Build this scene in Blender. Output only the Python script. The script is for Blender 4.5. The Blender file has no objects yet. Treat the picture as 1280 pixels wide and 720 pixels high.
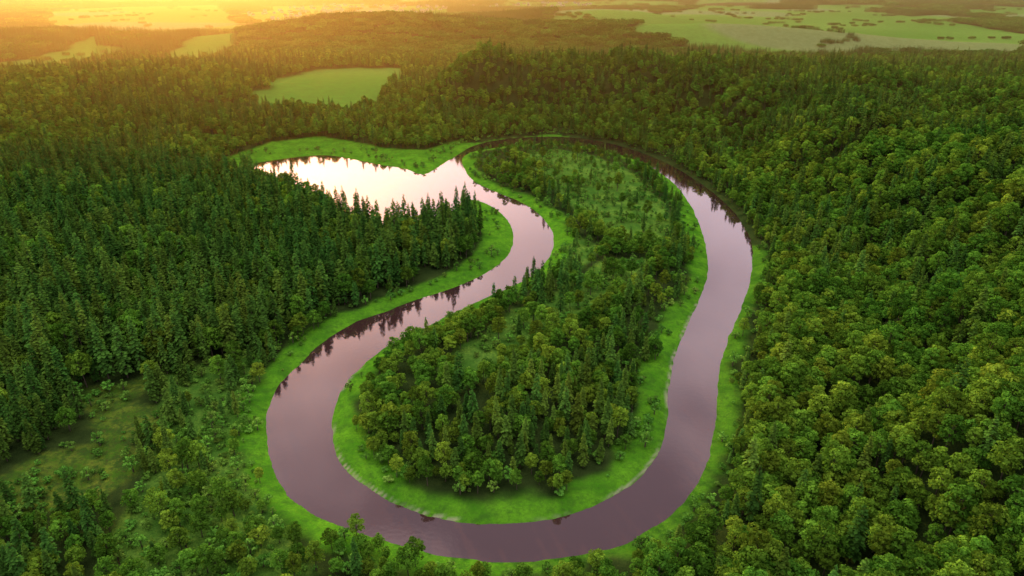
import bpy, math, random
import numpy as np
from mathutils import Vector
rng=np.random.default_rng(7); random.seed(7)
sc=bpy.context.scene
# ---------------------------------------------------------------- camera
CH=160.0; F=865.0; TH=math.radians(24.5)
cam=bpy.data.cameras.new("camera"); co=bpy.data.objects.new("camera",cam); sc.collection.objects.link(co)
cam.sensor_width=36; cam.lens=36*F/1280; cam.clip_start=1; cam.clip_end=60000
co.location=(0,0,CH); co.rotation_euler=(math.pi/2-TH,0,0); sc.camera=co
def G(u,v,z=0.0):
    """image pixel (u, v), cast through the camera -> ground position in metres"""
    x=(u-640)/F; y=(360-v)/F
    dy=math.cos(TH)+y*math.sin(TH); dz=-math.sin(TH)+y*math.cos(TH)
    t=(z-CH)/dz
    return (x*t,dy*t)
def poly(pts): return np.array([G(*p) for p in pts])  # pts are image pixels, projected onto the ground plane
def smooth(P,n=4):
    out=[];N=len(P)
    for i in range(N):
        p0,p1,p2,p3=P[i-1],P[i],P[(i+1)%N],P[(i+2)%N]
        for k in range(n):
            t=k/n
            out.append(0.5*((2*p1)+(-p0+p2)*t+(2*p0-5*p1+4*p2-p3)*t*t+(-p0+3*p1-3*p2+p3)*t**3))
    return np.array(out)
def sdf(P,x,y):
    """signed distance, positive inside"""
    d=np.full(x.shape,1e18); ins=np.zeros(x.shape,bool)
    N=len(P)
    for i in range(N):
        ax,ay=P[i];bx,by=P[(i+1)%N]
        ex,ey=bx-ax,by-ay; L=ex*ex+ey*ey+1e-12
        wx=x-ax;wy=y-ay
        t=np.clip((wx*ex+wy*ey)/L,0,1)
        dx=wx-t*ex;dy=wy-t*ey
        d=np.minimum(d,dx*dx+dy*dy)
        if ay!=by:
            c=((ay>y)!=(by>y))&(x<(bx-ax)*(y-ay)/(by-ay)+ax)
            ins^=c
    d=np.sqrt(d); return np.where(ins,d,-d)
def ss(t): 
    t=np.clip(t,0,1); return t*t*(3-2*t)
def hsh(i,j,s):
    v=np.sin(i*127.1+j*311.7+s*74.7)*43758.5453
    return v-np.floor(v)
def vn(x,y,s=0):
    i=np.floor(x);j=np.floor(y);fx=x-i;fy=y-j
    fx=fx*fx*(3-2*fx);fy=fy*fy*(3-2*fy)
    a=hsh(i,j,s);b=hsh(i+1,j,s);c=hsh(i,j+1,s);d=hsh(i+1,j+1,s)
    return (a*(1-fx)+b*fx)*(1-fy)+(c*(1-fx)+d*fx)*fy
def fbm(x,y,s=0,o=4):
    r=0;a=.5;
    for k in range(o):
        r=r+a*vn(x,y,s+k*13);x=x*2.03;y=y*2.03;a*=.5
    return r/(1-.5**o)
# ---------------------------------------------------------------- map
OUT=smooth(poly([(268,217),(300,208),(350,199),(400,194),(430,197),(470,205),(505,211),(530,218),(552,206),(570,195),(588,184),(612,177),(650,172),(700,171),(740,175),(780,184),(820,198),(855,216),(890,240),(920,268),(938,298),(941,322),(938,350),(925,390),(908,430),(898,470),(896,520),(889,560),(868,610),(830,650),(780,680),(720,695),(650,702),(590,700),(520,688),(450,667),(400,647),(360,620),(339,580),(333,545),(336,510),(350,480),(375,455),(400,430),(440,405),(480,390),(520,375),(560,362),(600,345),(630,325),(641,305),(640,285),(628,268),(608,255),(587,250),(570,262),(545,276),(510,286),(470,284),(440,272),(412,256),(392,246),(365,237),(330,226),(300,220)]))
ISL=smooth(poly([(578,198),(581,212),(592,226),(615,238),(645,250),(670,264),(686,282),(692,300),(688,318),(672,340),(640,358),(600,375),(560,395),(520,415),(480,435),(450,460),(428,485),(417,515),(416,545),(425,575),(445,600),(480,622),(520,640),(570,652),(620,655),(680,650),(730,638),(775,615),(805,590),(825,560),(834,520),(836,480),(845,440),(862,400),(878,365),(885,335),(880,300),(866,262),(845,232),(815,210),(780,195),(740,185),(700,180),(650,181),(612,186),(590,190)]))
hp=[G(500,168),G(560,172),G(600,166),G(700,160),G(780,172),G(840,188),G(900,225),G(957,285),G(966,330),G(962,400),G(945,450),G(935,520),G(928,580),G(905,645),G(860,705),G(800,760),(60,60),(60,-500),(3000,-500),(4500,1800),(1900,1330),(1100,1230),(600,1220),(250,1260),(20,1330),(-60,1280),(-110,1150),(-135,980)]
HILL=smooth(np.array(hp),3)
LEFTF=poly([(-700,200),(-100,215),(200,212),(280,222),(340,232),(400,252),(440,275),(500,290),(560,276),(583,270),(597,290),(590,315),(545,340),(470,368),(400,402),(340,440),(270,462),(190,480),(110,505),(0,500),(-300,520),(-900,560)])
G1=poly([(587,250),(640,275),(648,310),(620,345),(560,372),(480,400),(420,425),(360,470),(335,500),(330,540),(325,600),(308,570),(314,520),(335,465),(395,418),(470,380),(550,350),(592,325),(606,296),(583,262)])
G2=poly([(250,219),(290,200),(340,185),(400,178),(440,182),(480,190),(530,192),(575,178),(592,184),(530,222),(400,198),(270,220)])
G3=poly([(306,214),(350,217),(398,238),(402,252),(370,244),(320,228)])
M1=poly([(650,198),(690,190),(740,198),(795,222),(828,258),(842,300),(822,325),(770,308),(725,272),(680,228)])
C1=poly([(815,328),(755,330),(700,368),(640,395),(600,425),(545,470),(570,495),(640,462),(700,425),(760,392),(810,358)])
C2=poly([(720,300),(680,335),(720,345),(755,312)])
DRY=poly([(-40,640),(20,605),(90,560),(95,500),(185,482),(205,540),(185,590),(130,640),(40,665),(-40,675)])
YOUNG=poly([(205,480),(330,440),(318,520),(318,585),(345,650),(400,720),(330,760),(200,760),(130,700),(190,600)])
LAKE=smooth(poly([(868,8),(890,4),(930,2.5),(970,3),(975,6),(930,8.5)]),3)
FIELDS=[poly(p) for p in (
 [(322,156),(330,138),(362,104),(400,92),(505,90),(505,108),(480,136),(455,152),(380,158)],
 [(205,92),(225,68),(298,46),(325,52),(262,88)],
 [(60,14),(270,8),(300,34),(215,60),(60,54)],
 [(-200,100),(-20,86),(120,62),(165,72),(60,98)],
 [(790,66),(790,28),(880,12),(1100,18),(1310,50),(1270,76),(1080,72),(1000,76)],
 [(680,58),(700,26),(730,16),(810,16),(835,34),(830,58)],
 [(590,14),(640,8),(900,7),(860,14),(700,15)],
 [(430,22),(520,14),(560,19),(520,34)],
 [(860,14),(870,2),(980,1),(980,12)],
)]
VILL=[poly(p) for p in ([(300,20),(420,6),(560,10),(560,24),(430,34),(330,40)],[(560,12),(700,5),(760,10),(700,16)])]
def hills_far(x,y):
    z=np.zeros(x.shape)
    def g(u,v,rx,ry,h,rot=0):
        cx,cy=G(u,v); c,s=math.cos(rot),math.sin(rot)
        dx=x-cx;dy=y-cy; a=(dx*c+dy*s)/rx;b=(-dx*s+dy*c)/ry
        return h*np.exp(-(a*a+b*b))
    z+=g(90,135,330,190,28); z+=g(-150,175,260,120,24); z+=g(250,112,130,110,10)
    z+=g(500,62,330,130,44,.15); z+=g(390,64,260,120,20)
    z+=g(330,83,160,120,10)
    z+=g(880,62,480,110,50,-.03); z+=g(760,36,260,220,40)
    z+=g(60,60,420,150,26); z+=g(600,38,500,140,28)
    z+=ss((y-1500)/1500)*20*(fbm(x/700,y/700,3,3)-.3)
    z+=ss((y-4200)/3000)*(30+150*fbm(x/2600,y/2600,9,4)*ss((x+500)/2500+.35))
    return np.maximum(z,0)
def waterd(x,y):
    d=np.full(x.shape,400.0)
    m=(y<1000)&(y>60)&(np.abs(x)<900)
    a=sdf(OUT,x[m],y[m]); b=sdf(ISL,x[m],y[m])
    d[m]=np.where(a<0,-a,np.where(b>0,b,-np.minimum(a,-b)))
    isl=np.zeros(x.shape,bool); isl[m]=b>0
    return d,isl
def terrain(x,y):
    d,isl=waterd(x,y)
    d=d+np.where(d<12,(fbm(x/7,y/7,201,3)-.5)*1.6,0)
    z=np.where(d>0,1.5*ss(d/7)**.7+.06*np.clip(d,0,1),-2.2*ss(-d/6)+.08*np.clip(d,-1,0))
    hd=np.full(x.shape,-500.); m=y<2000
    hd[m]=sdf(HILL,x[m],y[m])
    r=fbm(x/130,y/130,5,3); 
    hz=46*ss((hd+10)/130)*(0.6+.75*fbm(x/190,y/190,8,3))*(1-.5*ss((y-860)/260))
    hz+=26*np.exp(-((x+10)/180)**2-((y-890)/100)**2)*ss(hd/90)
    gul=np.abs(vn(x/75+.4*y/75,y/75-.2*x/75,21)*2-1)
    hz-=22*(1-gul)**2*ss(hd/50)*np.exp(-((hd-110)/160)**2)
    z+=np.maximum(hz,0)*ss(d/25)
    z+=hills_far(x,y)*ss(d/70)*np.where(hd>0,.2+.8*(1-ss(hd/150)),1)
    z+=ss((d-6)/40)*(2.6*fbm(x/60,y/60,2,4)+4*ss((d-40)/150)*r)
    z+=np.where(d>4,.25*fbm(x/6,y/6,31,2),0)
    q=y>3000
    if q.any():
        ld=sdf(LAKE,x[q],y[q]);t=ss((ld+220)/200);z[q]=z[q]*(1-t)+np.where(ld>-15,0,3)*t
    return z,d,isl,hd
def fieldmask(x,y):
    f=np.full(x.shape,-500.)
    m=y>780
    for P in FIELDS: f[m]=np.maximum(f[m],sdf(P,x[m],y[m]))
    nz=fbm(x/520,y/300,41,3)
    f2=(nz-.55)*900
    f=np.where(y>2000,np.maximum(f,f2),f)
    return f+(fbm(x/55,y/55,43,4)-.5)*np.where(y>1400,60,56)
def vmask(x,y):
    f=np.full(x.shape,-500.)
    m=y>1500
    for P in VILL: f[m]=np.maximum(f[m],sdf(P,x[m],y[m]))
    return f
# ---------------------------------------------------------------- node helpers
def mat(name):
    m=bpy.data.materials.new(name); m.use_nodes=True; m.node_tree.nodes.clear(); return m,m.node_tree.nodes,m.node_tree.links
def mixc(n,l,fac,a,b,mode='MIX'):
    k=n.new('ShaderNodeMix');k.data_type='RGBA';k.blend_type=mode
    for idx,v in ((0,fac),(6,a),(7,b)):
        if isinstance(v,bpy.types.NodeSocket): l.new(v,k.inputs[idx])
        elif idx==0: k.inputs[0].default_value=v
        else: k.inputs[idx].default_value=(*v,1)
    return k.outputs[2]
def noise(n,l,vec,scale,det=4,rough=.6):
    k=n.new('ShaderNodeTexNoise');k.inputs['Scale'].default_value=scale;k.inputs['Detail'].default_value=det;k.inputs['Roughness'].default_value=rough
    l.new(vec,k.inputs['Vector']);return k.outputs['Fac']
def ramp(n,l,f,a,b,c0=0,c1=1):
    k=n.new('ShaderNodeMapRange');l.new(f,k.inputs[0]);k.inputs[1].default_value=a;k.inputs[2].default_value=b;k.inputs[3].default_value=c0;k.inputs[4].default_value=c1
    return k.outputs[0]
def attr(n,name,t='GEOMETRY'):
    k=n.new('ShaderNodeAttribute');k.attribute_name=name;k.attribute_type=t;return k
# ---------------------------------------------------------------- terrain mesh
def axis_rows():
    a=np.arange(-500,100,12.0); b=[100.0]
    while b[-1]<24000: b.append(b[-1]*1.0068+0.15)
    return np.concatenate([a,np.array(b)])
ys=axis_rows(); NC=760
sx=np.linspace(-1,1,NC)
half=260+0.95*np.maximum(ys,0)
X=sx[None,:]*half[:,None]; Y=np.repeat(ys[:,None],NC,1)
x=X.ravel();y=Y.ravel()
z,d,isl,hd=terrain(x,y)
NR=len(ys)
idx=np.arange(NR*NC).reshape(NR,NC)
quads=np.stack([idx[:-1,:-1],idx[:-1,1:],idx[1:,1:],idx[1:,:-1]],-1).reshape(-1,4)
def mk(name,V,Fq,smooth_=False):
    me=bpy.data.meshes.new(name); nv=len(V);nf=len(Fq)
    me.vertices.add(nv); me.vertices.foreach_set('co',np.asarray(V,np.float32).ravel())
    me.loops.add(nf*4); me.loops.foreach_set('vertex_index',np.asarray(Fq,np.int32).ravel())
    me.polygons.add(nf); me.polygons.foreach_set('loop_start',np.arange(nf,dtype=np.int32)*4)
    me.polygons.foreach_set('loop_total',np.full(nf,4,np.int32))
    if smooth_: me.polygons.foreach_set('use_smooth',np.ones(nf,bool))
    me.update(calc_edges=True); return me
me=mk('terrain',np.stack([x,y,z],-1),quads,True)
def setf(me,name,a):
    at=me.attributes.new(name,'FLOAT','POINT'); at.data.foreach_set('value',np.asarray(a,np.float32))
fm=fieldmask(x,y); vm=vmask(x,y)
near=(y<1000)&(y>60)
def nsdf(P):
    r=np.full(x.shape,-500.); r[near]=sdf(P,x[near],y[near]); return r
wob=(fbm(x/14,y/14,77,3)-.5)*16
s1=np.maximum(np.maximum(nsdf(G1),nsdf(G2)),nsdf(G3))
hs_=(~isl)*(hd>-40)
north=ss((y-395)/50)*hs_
bank=ss(np.maximum((15-np.abs(d)+wob-15*north-4*hs_)/7,(s1+3+wob*.3)/4))*(d>-8)
mead=ss((np.maximum.reduce([nsdf(M1),nsdf(C1),nsdf(C2),nsdf(YOUNG)])+3+wob*.5)/5)
dry=ss((nsdf(DRY)+wob*1.5+2)/8)
setf(me,'bank',bank*np.where(hs_>0,.7,1)); setf(me,'mead',mead); setf(me,'dry',dry)
setf(me,'field',ss((np.maximum(fm,vm)+12)/24)); 
setf(me,'ftype',vn(x/330+7,y/330,61))
setf(me,'sand',.8*ss((.9-np.abs(d-.4))/.8)*isl*(y<330)*ss((vn(x/12,y/12,90)-.3)/.4))
ter=bpy.data.objects.new('terrain',me); sc.collection.objects.link(ter)
m,n,l=mat('ground_cover')
geo=n.new('ShaderNodeNewGeometry');P=geo.outputs['Position']
n1=noise(n,l,P,.09,6);n2=noise(n,l,P,.9,5,.7);n3=noise(n,l,P,.3,4,.65)
floor=mixc(n,l,ramp(n,l,n1,.35,.65),(.016,.028,.008),(.035,.055,.014))  # forest floor: colour darkened to deepen the shade between the trees
bankc=mixc(n,l,ramp(n,l,n1,.35,.65),(.045,.17,.008),(.11,.30,.014))
bankc=mixc(n,l,ramp(n,l,n3,.48,.66,0,.7),bankc,(.035,.105,.012))
bankc=mixc(n,l,ramp(n,l,n2,.35,.7),bankc,mixc(n,l,.65,bankc,(.05,.12,.014)))
meadc=mixc(n,l,ramp(n,l,n1,.4,.6),(.05,.13,.016),(.12,.22,.03))
meadc=mixc(n,l,ramp(n,l,n2,.4,.65),meadc,(.05,.12,.018))
dryc=mixc(n,l,ramp(n,l,n1,.42,.6),(.05,.11,.012),(.13,.17,.022))
dryc=mixc(n,l,ramp(n,l,n3,.45,.6),dryc,(.04,.08,.014))
dryc=mixc(n,l,ramp(n,l,n2,.5,.7),dryc,(.065,.07,.018))
ft=attr(n,'ftype').outputs['Fac']
fieldc=mixc(n,l,ramp(n,l,ft,.3,.7),(.07,.18,.022),(.13,.23,.035))
fieldc=mixc(n,l,ramp(n,l,ft,.68,.72),fieldc,(.18,.20,.07))
fieldc=mixc(n,l,ramp(n,l,n1,.35,.7),fieldc,mixc(n,l,.45,fieldc,(.05,.09,.02)))
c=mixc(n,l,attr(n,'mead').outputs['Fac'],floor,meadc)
c=mixc(n,l,attr(n,'dry').outputs['Fac'],c,dryc)
c=mixc(n,l,attr(n,'field').outputs['Fac'],c,fieldc)
c=mixc(n,l,attr(n,'bank').outputs['Fac'],c,bankc)
c=mixc(n,l,attr(n,'sand').outputs['Fac'],c,(.30,.27,.2))
b=n.new('ShaderNodeBsdfDiffuse');l.new(c,b.inputs[0])
bp=n.new('ShaderNodeBump');bp.inputs['Strength'].default_value=.8;bp.inputs['Distance'].default_value=.8
l.new(n2,bp.inputs['Height']);l.new(bp.outputs[0],b.inputs['Normal'])
o=n.new('ShaderNodeOutputMaterial');l.new(b.outputs[0],o.inputs[0])
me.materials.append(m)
# ---------------------------------------------------------------- water
wx0,wx1,wy0,wy1=-420,330,90,860
me=mk('river',[(wx0,wy0,0),(wx1,wy0,0),(wx1,wy1,0),(wx0,wy1,0)],[(0,1,2,3)])
riv=bpy.data.objects.new('river',me);sc.collection.objects.link(riv)
m,n,l=mat('river_water')
geo=n.new('ShaderNodeNewGeometry');P=geo.outputs['Position']
bp=n.new('ShaderNodeBump');bp.inputs['Strength'].default_value=.05;bp.inputs['Distance'].default_value=.3
l.new(noise(n,l,P,.5,4),bp.inputs['Height'])
gl=n.new('ShaderNodeBsdfGlossy');gl.inputs['Roughness'].default_value=.03;gl.inputs['Color'].default_value=(.97,.80,.82,1);l.new(bp.outputs[0],gl.inputs['Normal'])
df=n.new('ShaderNodeBsdfDiffuse');df.inputs[0].default_value=(.045,.02,.02,1)
lw=n.new('ShaderNodeFresnel');lw.inputs['IOR'].default_value=1.5
fac=ramp(n,l,lw.outputs[0],0.05,.26,.12,.70)
mx=n.new('ShaderNodeMixShader');l.new(fac,mx.inputs[0]);l.new(df.outputs[0],mx.inputs[1]);l.new(gl.outputs[0],mx.inputs[2])
o=n.new('ShaderNodeOutputMaterial');l.new(mx.outputs[0],o.inputs[0]);me.materials.append(m)
me=bpy.data.meshes.new('lake');me.from_pydata([(a_,b_,1.2) for a_,b_ in LAKE],[],[tuple(range(len(LAKE)))[::-1]]);me.materials.append(m)
lk=bpy.data.objects.new('lake',me);sc.collection.objects.link(lk)
# ---------------------------------------------------------------- foliage materials
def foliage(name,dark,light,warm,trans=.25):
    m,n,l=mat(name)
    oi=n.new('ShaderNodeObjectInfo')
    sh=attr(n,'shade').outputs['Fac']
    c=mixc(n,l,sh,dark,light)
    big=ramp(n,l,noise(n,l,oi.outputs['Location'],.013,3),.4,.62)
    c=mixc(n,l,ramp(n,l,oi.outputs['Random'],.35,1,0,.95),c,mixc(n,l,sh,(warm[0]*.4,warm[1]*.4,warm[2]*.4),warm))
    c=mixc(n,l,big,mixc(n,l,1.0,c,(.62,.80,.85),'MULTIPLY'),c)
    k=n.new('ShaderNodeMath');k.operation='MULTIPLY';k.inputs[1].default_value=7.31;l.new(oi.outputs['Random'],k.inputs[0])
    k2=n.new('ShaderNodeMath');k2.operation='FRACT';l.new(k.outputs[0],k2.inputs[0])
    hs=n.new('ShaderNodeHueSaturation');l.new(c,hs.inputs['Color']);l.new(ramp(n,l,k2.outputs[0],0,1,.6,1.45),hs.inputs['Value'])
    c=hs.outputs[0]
    a=n.new('ShaderNodeBsdfDiffuse');l.new(c,a.inputs[0]);last=a.outputs[0]
    if trans>0:
        t=n.new('ShaderNodeBsdfTranslucent');l.new(c,t.inputs[0])
        mx=n.new('ShaderNodeMixShader');mx.inputs[0].default_value=trans;l.new(a.outputs[0],mx.inputs[1]);l.new(t.outputs[0],mx.inputs[2]);last=mx.outputs[0]
    o=n.new('ShaderNodeOutputMaterial');l.new(last,o.inputs[0]);return m
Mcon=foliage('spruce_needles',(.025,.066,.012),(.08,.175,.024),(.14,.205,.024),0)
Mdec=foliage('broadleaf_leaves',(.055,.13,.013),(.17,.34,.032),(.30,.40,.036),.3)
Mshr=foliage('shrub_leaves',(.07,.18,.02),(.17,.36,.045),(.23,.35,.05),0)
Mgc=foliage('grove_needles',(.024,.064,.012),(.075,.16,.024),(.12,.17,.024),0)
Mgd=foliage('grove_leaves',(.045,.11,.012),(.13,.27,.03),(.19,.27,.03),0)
m,n,l=mat('bark');b=n.new('ShaderNodeBsdfDiffuse')
geo=n.new('ShaderNodeNewGeometry')
l.new(mixc(n,l,noise(n,l,geo.outputs['Position'],3),(.05,.035,.025),(.14,.11,.085)),b.inputs[0])
o=n.new('ShaderNodeOutputMaterial');l.new(b.outputs[0],o.inputs[0]);Mbark=m
# ---------------------------------------------------------------- tree prototypes
class B:
    def __init__(s): s.v=[];s.f=[];s.s=[];s.m=[]
    def quad(s,a,b,c,d,sh,mi=0):
        k=len(s.v); s.v+= [a,b,c,d]; s.f.append((k,k+1,k+2,k+3)); s.s+= [min(1,max(0,q)) for q in sh]; s.m.append(mi)
    def limb(s,p,q,r0,r1,n=5):
        p=np.array(p,float);q=np.array(q,float);w=q-p;w/=np.linalg.norm(w)+1e-9
        u=np.cross(w,[.3,1,.1]);u/=np.linalg.norm(u);t=np.cross(w,u)
        for i in range(n):
            a0=2*math.pi*i/n;a1=2*math.pi*(i+1)/n
            e0=u*math.cos(a0)+t*math.sin(a0);e1=u*math.cos(a1)+t*math.sin(a1)
            s.quad(p+e0*r0,p+e1*r0,q+e1*r1,q+e0*r1,(.5,)*4,1)
    def obj(s,name,leaf):
        me=mk(name,np.array(s.v),np.array(s.f)); setf(me,'shade',s.s)
        me.materials.append(leaf);me.materials.append(Mbark)
        me.polygons.foreach_set('material_index',np.array(s.m,np.int32))
        return bpy.data.objects.new(name,me)
def conifer(b,H,R,ox=0,oy=0,step=.75,nb=7,sub=2,ks=1.25,ex=.62):
    R_=random.random
    b.limb((ox,oy,-2),(ox,oy,H*.5),.28,.17);b.limb((ox,oy,H*.5),(ox,oy,H*.97),.17,.03,4)
    z=H*.16;base=z;ph=R_()*6
    while z<H*.99:
        t=(z-base)/(H-base)
        prof=R*((1-t)**ex)*min(1,.6+t*2.2)+.1
        prof*=1+.16*math.sin(t*15+ph)
        for k in range(nb if t<.85 else 4):
            a=R_()*6.283;r=prof*(.7+.45*R_());ca,sa=math.cos(a),math.sin(a)
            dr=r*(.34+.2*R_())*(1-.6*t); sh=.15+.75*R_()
            for j in range(sub):
                f0=.22+.38*j;f1=min(1.05,f0+.55)
                w=(.28+.16*R_()+.05*r)*ks; side=(R_()-.5)*.7*r*.5
                def pt(f,sd,up): 
                    rr=r*f; return (ox+ca*rr-sa*(sd+side*f),oy+sa*rr+ca*(sd+side*f),z-dr*f*f+up)
                fm_=(f0+f1)/2; e=(R_()-.5)*.5
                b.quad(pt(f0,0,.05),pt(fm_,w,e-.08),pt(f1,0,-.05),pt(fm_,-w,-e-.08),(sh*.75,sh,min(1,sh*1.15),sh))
        z+=step*(1-.35*t)
def decid(b,H,R,ox=0,oy=0,nl=17,per=62,ls=.40,slim=1.0):
    g=rng
    zc=H*.60;rz=H*.36
    b.limb((ox,oy,-2),(ox+.2,oy,H*.32),.3,.2);b.limb((ox+.2,oy,H*.32),(ox,oy,H*.75),.2,.07)
    for i in range(nl):
        t=(i+.5)/nl; u=1-1.75*t; a=i*2.399+g.random()*.7; rr=math.sqrt(max(0,1-u*u))
        k=.62+.25*g.random()
        cx=ox+R*slim*k*rr*math.cos(a);cy=oy+R*slim*k*rr*math.sin(a);cz=zc+rz*u*.78+g.normal()*.3
        lr=R*(.32+.18*g.random())
        b.limb((ox,oy,min(cz-lr*.5,H*.3+(cz-H*.3)*.4)),(cx,cy,cz),.09,.03,3)
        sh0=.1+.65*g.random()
        D=g.normal(size=(per,3));D/=np.linalg.norm(D,axis=1)[:,None]
        D[:,2]=np.where(D[:,2]<-.3,-D[:,2],D[:,2])
        for q in D:
            rad=lr*(.72+.4*g.random()); c=np.array([cx,cy,cz])+q*rad*np.array([1,1,.85])
            nn=q+g.normal(size=3)*.5;nn/=np.linalg.norm(nn)
            e=np.cross(nn,g.normal(size=3));e/=np.linalg.norm(e);f=np.cross(nn,e)
            s=ls*(.6+.9*g.random());s2=s*(.5+.5*g.random())
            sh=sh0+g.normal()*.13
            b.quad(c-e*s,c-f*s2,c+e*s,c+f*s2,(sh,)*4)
def collection(name,objs):
    c=bpy.data.collections.new(name)
    for o_ in objs: c.objects.link(o_)
    return c
cons=[]
for i,(H,R,ex) in enumerate([(23,2.7,.6),(25,2.9,.7),(20,2.7,.5),(23,3.2,.55),(17,2.5,.6)]):
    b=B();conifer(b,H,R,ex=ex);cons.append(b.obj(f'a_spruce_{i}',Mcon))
decs=[]
for i,(H,R,sl) in enumerate([(16,4.0,1),(18,4.2,.95),(14,3.6,1.05),(17,3.3,.85),(13,3.9,1.1)]):
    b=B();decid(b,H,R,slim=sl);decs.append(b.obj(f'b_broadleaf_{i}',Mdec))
shr=[]
for i,(H,R) in enumerate([(3.6,1.7),(2.6,1.5),(5,1.9)]):
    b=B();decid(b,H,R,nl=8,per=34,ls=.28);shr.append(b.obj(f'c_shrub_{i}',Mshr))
far=[]
for i in range(4):
    b=B();leaf=Mgc if i%2==0 else Mgd
    for gx in range(5):
        for gy in range(5):
            ox=(gx-2)*5.6+random.uniform(-1.8,1.8);oy=(gy-2)*5.6+random.uniform(-1.8,1.8)
            if i%2==0 : conifer(b,random.uniform(15,21),3.2,ox,oy,step=1.8,nb=6,sub=1,ks=2.6)
            else: decid(b,random.uniform(14,18),4.0,ox,oy,nl=7,per=12,ls=.95)
    far.append(b.obj(f'd_grove_{i}',leaf))
# ---------------------------------------------------------------- instancing
def scatter(name,col,px,py,pz,idx,scl,sclz):
    N=len(px)
    me=bpy.data.meshes.new(name);me.vertices.add(N)
    me.vertices.foreach_set('co',np.stack([px,py,pz],-1).astype(np.float32).ravel())
    a=me.attributes.new('proto','INT','POINT');a.data.foreach_set('value',idx.astype(np.int32))
    a=me.attributes.new('rot','FLOAT_VECTOR','POINT')
    rot=np.stack([rng.normal(size=N)*.03,rng.normal(size=N)*.03,rng.random(N)*6.283],-1);a.data.foreach_set('vector',rot.astype(np.float32).ravel())
    a=me.attributes.new('scl','FLOAT_VECTOR','POINT');a.data.foreach_set('vector',np.stack([scl,scl,sclz],-1).astype(np.float32).ravel())
    ob=bpy.data.objects.new(name,me);sc.collection.objects.link(ob)
    ng=bpy.data.node_groups.new(name+'_nodes','GeometryNodeTree')
    ng.interface.new_socket(name='Geometry',in_out='INPUT',socket_type='NodeSocketGeometry')
    ng.interface.new_socket(name='Geometry',in_out='OUTPUT',socket_type='NodeSocketGeometry')
    n=ng.nodes;l=ng.links
    gi=n.new('NodeGroupInput');go=n.new('NodeGroupOutput')
    ci=n.new('GeometryNodeCollectionInfo');ci.inputs['Collection'].default_value=col;ci.inputs['Separate Children'].default_value=True;ci.inputs['Reset Children'].default_value=True
    ip=n.new('GeometryNodeInstanceOnPoints');ip.inputs['Pick Instance'].default_value=True
    def na(nm,t):
        k=n.new('GeometryNodeInputNamedAttribute');k.data_type=t;k.inputs['Name'].default_value=nm;return k.outputs['Attribute']
    l.new(gi.outputs[0],ip.inputs['Points']);l.new(ci.outputs[0],ip.inputs['Instance'])
    l.new(na('proto','INT'),ip.inputs['Instance Index']);l.new(na('rot','FLOAT_VECTOR'),ip.inputs['Rotation']);l.new(na('scl','FLOAT_VECTOR'),ip.inputs['Scale'])
    l.new(ip.outputs[0],go.inputs[0])
    md=ob.modifiers.new('instances','NODES');md.node_group=ng
    print(name,N)
def jgrid(y0,y1,sp,j=.42):
    hw=.8*y1+70
    gx=np.arange(-hw,hw,sp);gy=np.arange(y0,y1,sp*.9)
    A,Bq=np.meshgrid(gx,gy);A=A+((np.arange(len(gy))%2)*sp*.5)[:,None]
    A=A.ravel()+rng.uniform(-j,j,A.size)*sp;Bq=Bq.ravel()+rng.uniform(-j,j,Bq.size)*sp
    k=np.abs(A)<.8*Bq+70
    return A[k],Bq[k]
parts=[jgrid(95,430,5.3),jgrid(430,800,6.0),jgrid(800,1400,8.0)]
px=np.concatenate([p[0] for p in parts]);py=np.concatenate([p[1] for p in parts])
pz,d,isl,hd=terrain(px,py)
fld=fieldmask(px,py)
def nm(Pq): 
    r=np.full(px.shape,-500.);q=(py<1000);r[q]=sdf(Pq,px[q],py[q]);return r
lf=nm(LEFTF);g1=np.maximum.reduce([nm(G1),nm(G2),nm(G3)]);m1=nm(M1);c1=np.maximum(nm(C1),nm(C2));dr=nm(DRY);yg=nm(YOUNG)
w=(fbm(px/16,py/16,55,3)-.5)
nor=(py>410)&~isl&(hd>-40)
margin=np.where(isl,11,8)+w*15
margin=np.where((hd>-12)&~isl,8+w*11,margin)
margin=np.where(nor,2.5,margin); margin=np.where(isl&(py>620),9+w*4,margin)
margin=np.maximum(margin,2.5)
rnd=rng.random(len(px))
keep=(d>margin)&(g1<-1)&(fld<2)&(dr<2+w*26)
keep&=~((m1>0)&(rnd>.07)); keep&=~((c1>0)&(rnd>.24)); keep&=~((yg>0)&(lf<0)&(rnd>.42))
patch=fbm(px/38,py/38,66,3)
opn=(patch<.38)&(lf<0)&(hd<0)&(d<250)
keep&=~(opn&(rnd>.5))
keep&=~((vn(px/23,py/23,15)<.14)&(rnd<.65)&(lf<3))
# species
nz=fbm(px/70,py/70,17,3)
pc=np.where(lf>0,.85,np.where(isl,.05+.6*ss((nz-.45)/.2),np.where(hd>0,.05+.5*ss((nz-.48)/.14)*ss((py-220)/220)+.08*ss((py-600)/300),.12+.5*ss((nz-.42)/.2))))
EC=nm(poly([(895,300),(840,270),(835,320),(790,380),(760,440),(700,480),(560,520),(500,560),(560,620),(700,600),(790,580),(825,480),(860,380)]))
pc=np.where(isl&(EC>0),.6,pc)
DC=nm(poly([(-200,500),(60,495),(100,530),(60,600),(-200,650)]));pc=np.where(DC>0,.97,pc)
DC2=nm(poly([(-200,640),(150,640),(170,800),(-300,800)]));pc=np.where(DC2>0,.5,pc)
pc=np.where((py<190)&(DC2<0),.06,pc)
isc=rng.random(len(px))<pc
base=np.where(lf>0,.98,np.where(isl,.70,np.where(hd>0,.80,.78)))
base=np.where((DC2>0)|((yg>0)),.62,base); base=np.where(opn&~isl,base*.75,base)
base=np.where((py<210)&(hd<0),.62,base)
base=np.where(isl&(py>590)&(d<45),.42,base)
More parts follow.
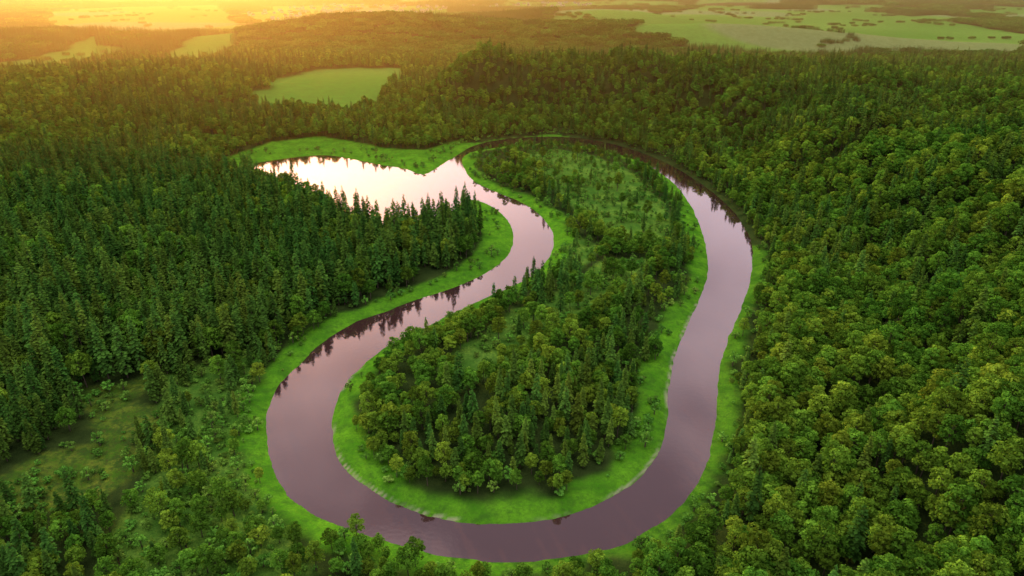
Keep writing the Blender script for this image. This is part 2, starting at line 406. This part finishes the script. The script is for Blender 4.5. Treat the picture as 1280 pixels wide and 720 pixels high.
base*=np.where(d<margin+6,.82,1)
base*=1+ss((py-700)/500)*.15
s=base*rng.uniform(.66,1.28,len(px)); s2=s*rng.uniform(.85,1.12,len(px))
k=keep&isc
CC=collection('spruce_trees',cons);DCc=collection('broadleaf_trees',decs);SC=collection('shrub_plants',shr);FC=collection('grove_trees',far)
scatter('conifer_forest',CC,px[k],py[k],pz[k]-.2,rng.integers(0,5,k.sum()),s[k]*1.15,s2[k])
k=keep&~isc
scatter('broadleaf_forest',DCc,px[k],py[k],pz[k]-.2,rng.integers(0,5,k.sum()),s[k]*1.06,s2[k])
# shrubs
A,Bq=jgrid(95,760,3.4)
px,py=A,Bq;pz,d,isl,hd=terrain(px,py)
g1=np.maximum.reduce([nm(G1),nm(G2),nm(G3)]);m1=nm(M1);c1=np.maximum(nm(C1),nm(C2));dr=nm(DRY);yg=nm(YOUNG)
rnd=rng.random(len(px));cl=fbm(px/12,py/12,88,3)
kk=(d>2.0)&((( m1>0)&(rnd<.45*ss((cl-.4)/.2)+.08))|((c1>0)&(rnd<.4))|((yg>0)&(rnd<.65))|((dr>0)&(rnd<.6*ss((cl-.45)/.12)+.04))|((d>5)&(d<18)&(rnd<.34)&(g1<-1)&(hd>-40))|((d>8)&(d<18)&(rnd<.05+.35*(cl>.56)))|((d>3)&(rnd<.3*(cl>.6)+.012)&(g1<20)&(d<30)))
sc_=rng.uniform(.35,1.2,len(px))
k=kk
scatter('shrubs',SC,px[k],py[k],pz[k]-.1,rng.integers(0,3,k.sum()),sc_[k],sc_[k]*rng.uniform(.8,1.1,k.sum()))
# distant
parts=[(jgrid(1390,3400,23),1.0),(jgrid(3400,7000,46),2.1)]
for nmx,((px,py),S) in zip(('distant_forest','horizon_forest'),parts):
    pz,_,_,hd=terrain(px,py);f=np.maximum(fieldmask(px,py),vmask(px,py))
    hedge=(np.abs(vn(px/180,py/180,91)-.5)<.018)&(f>0)&(sdf(LAKE,px,py)<-30)
    k=(f<-6)|hedge
    N=k.sum();ty=(fbm(px/300,py/300,19,2)[k]+rng.normal(size=N)*.08>.5)
    s=S*rng.uniform(.9,1.2,N)*np.where(hedge[k],.5,1)
    scatter(nmx,FC,px[k],py[k],pz[k]-1,ty*1+2*rng.integers(0,2,N),s,rng.uniform(.8,1.1,N)*(1+.25*(S-1))*np.where(hedge[k],.5,1))
# ---------------------------------------------------------------- village
V=[];Fc=[];mi=[]
cnt=0
for P_,num in zip(VILL,(170,60)):
    lo=P_.min(0);hi=P_.max(0);c_=0
    while c_<num:
        q=rng.uniform(lo,hi)
        if sdf(P_,np.array([q[0]]),np.array([q[1]]))[0]<5: continue
        c_+=1
        zz=terrain(np.array([q[0]]),np.array([q[1]]))[0][0]
        L,W,Hh=rng.uniform(9,18),rng.uniform(7,11),rng.uniform(3.5,6);a=rng.random()*3.14
        ca,sa=math.cos(a),math.sin(a)
        def T(x_,y_,z_): return (q[0]+x_*ca-y_*sa,q[1]+x_*sa+y_*ca,zz+z_)
        k=len(V);l2,w2=L/2,W/2;rh=Hh+W*.42
        V+=[T(-l2,-w2,-1),T(l2,-w2,-1),T(l2,w2,-1),T(-l2,w2,-1),T(-l2,-w2,Hh),T(l2,-w2,Hh),T(l2,w2,Hh),T(-l2,w2,Hh),T(-l2,0,rh),T(l2,0,rh),
            T(-l2-.5,-w2-.5,Hh-.2),T(l2+.5,-w2-.5,Hh-.2),T(l2+.5,w2+.5,Hh-.2),T(-l2-.5,w2+.5,Hh-.2),T(-l2-.5,0,rh+.15),T(l2+.5,0,rh+.15)]
        fs=[(0,1,5,4),(2,3,7,6),(1,2,6,5),(3,0,4,7),(5,6,9),(7,4,8),(10,11,15,14),(12,13,14,15)]
        for i,f in enumerate(fs): Fc.append(tuple(k+t for t in f));mi.append((1+(cnt%2)) if i>=6 else 0)
        cnt+=1
me=bpy.data.meshes.new('village_houses');me.from_pydata(V,[],Fc);
for nm_,cA,cB in (('plaster_wall',(.4,.36,.3),(.25,.22,.18)),('tile_roof',(.16,.08,.05),(.12,.06,.05)),('slate_roof',(.12,.12,.12),(.18,.18,.18))):
    m,n,l=mat(nm_);geo=n.new('ShaderNodeNewGeometry');b=n.new('ShaderNodeBsdfDiffuse')
    l.new(mixc(n,l,noise(n,l,geo.outputs['Position'],.05),cA,cB),b.inputs[0]);o=n.new('ShaderNodeOutputMaterial');l.new(b.outputs[0],o.inputs[0]);me.materials.append(m)
me.polygons.foreach_set('material_index',np.array(mi,np.int32))
vo=bpy.data.objects.new('village_houses',me);sc.collection.objects.link(vo)
# ---------------------------------------------------------------- light
AZ=math.radians(-24);EL=math.radians(17)
sv=Vector((math.sin(AZ)*math.cos(EL),math.cos(AZ)*math.cos(EL),math.sin(EL)))
sd=bpy.data.lights.new('sun','SUN');sd.energy=5;sd.angle=math.radians(.5);sd.color=(1,.66,.26)
so=bpy.data.objects.new('sun',sd);sc.collection.objects.link(so);so.rotation_euler=sv.to_track_quat('Z','Y').to_euler();so.location=(0,0,500)
wd=bpy.data.worlds.new('World');sc.world=wd;wd.use_nodes=True
n=wd.node_tree.nodes;l=wd.node_tree.links;n.clear()
sky=n.new('ShaderNodeTexSky');sky.sky_type='NISHITA';sky.sun_disc=False;sky.sun_elevation=EL;sky.sun_rotation=AZ%(2*math.pi)
tc=n.new('ShaderNodeTexCoord');D=tc.outputs['Generated']
sp=n.new('ShaderNodeSeparateXYZ');l.new(D,sp.inputs[0])
ele=sp.outputs['Z']
mp=n.new('ShaderNodeMapping');mp.inputs['Scale'].default_value=(1,1,2.2);l.new(D,mp.inputs[0])
cl=ramp(n,l,noise(n,l,mp.outputs[0],3.2,5,.5),.42,.60)
k=n.new('ShaderNodeVectorMath');k.operation='DOT_PRODUCT';l.new(D,k.inputs[0]);k.inputs[1].default_value=sv
sunny=ramp(n,l,k.outputs['Value'],.75,1)
lowc=mixc(n,l,sunny,(.80,.70,.74),(.86,.76,.74))
lowc=mixc(n,l,ramp(n,l,ele,.08,.2),mixc(n,l,sunny,(.25,.27,.31),(.9,.30,.04)),lowc)
hic=mixc(n,l,cl,(.45,.39,.44),(1.3,1.15,1.17))
hic=mixc(n,l,ramp(n,l,ele,.72,.95),hic,(2.6,2.55,2.25))
cc=mixc(n,l,ramp(n,l,ele,.22,.62),lowc,hic)
bg1=n.new('ShaderNodeBackground');l.new(sky.outputs[0],bg1.inputs[0]);bg1.inputs[1].default_value=.05
bg2=n.new('ShaderNodeBackground');l.new(cc,bg2.inputs[0]);bg2.inputs[1].default_value=1.0
ad=n.new('ShaderNodeAddShader');l.new(bg1.outputs[0],ad.inputs[0]);l.new(bg2.outputs[0],ad.inputs[1])
o=n.new('ShaderNodeOutputWorld');l.new(ad.outputs[0],o.inputs[0])
# ---------------------------------------------------------------- haze (real scattering air over the far valley)
bx0,bx1,by0,by1,bz0,bz1=-12000,12000,480,26000,-40,300
Vh=[(bx0,by0,bz0),(bx1,by0,bz0),(bx1,by1,bz0),(bx0,by1,bz0),(bx0,by0,bz1),(bx1,by0,bz1),(bx1,by1,bz1),(bx0,by1,bz1)]
me=mk('haze',Vh,[(0,3,2,1),(4,5,6,7),(0,1,5,4),(1,2,6,5),(2,3,7,6),(3,0,4,7)])
hz=bpy.data.objects.new('haze',me);sc.collection.objects.link(hz)
m,n,l=mat('haze_air');vs=n.new('ShaderNodeVolumeScatter');vs.inputs['Color'].default_value=(1,.48,.15,1);vs.inputs['Density'].default_value=.00029;vs.inputs['Anisotropy'].default_value=.85
o=n.new('ShaderNodeOutputMaterial');l.new(vs.outputs[0],o.inputs['Volume']);me.materials.append(m)
sc.view_settings.view_transform='Standard';sc.view_settings.look='None';sc.view_settings.exposure=0
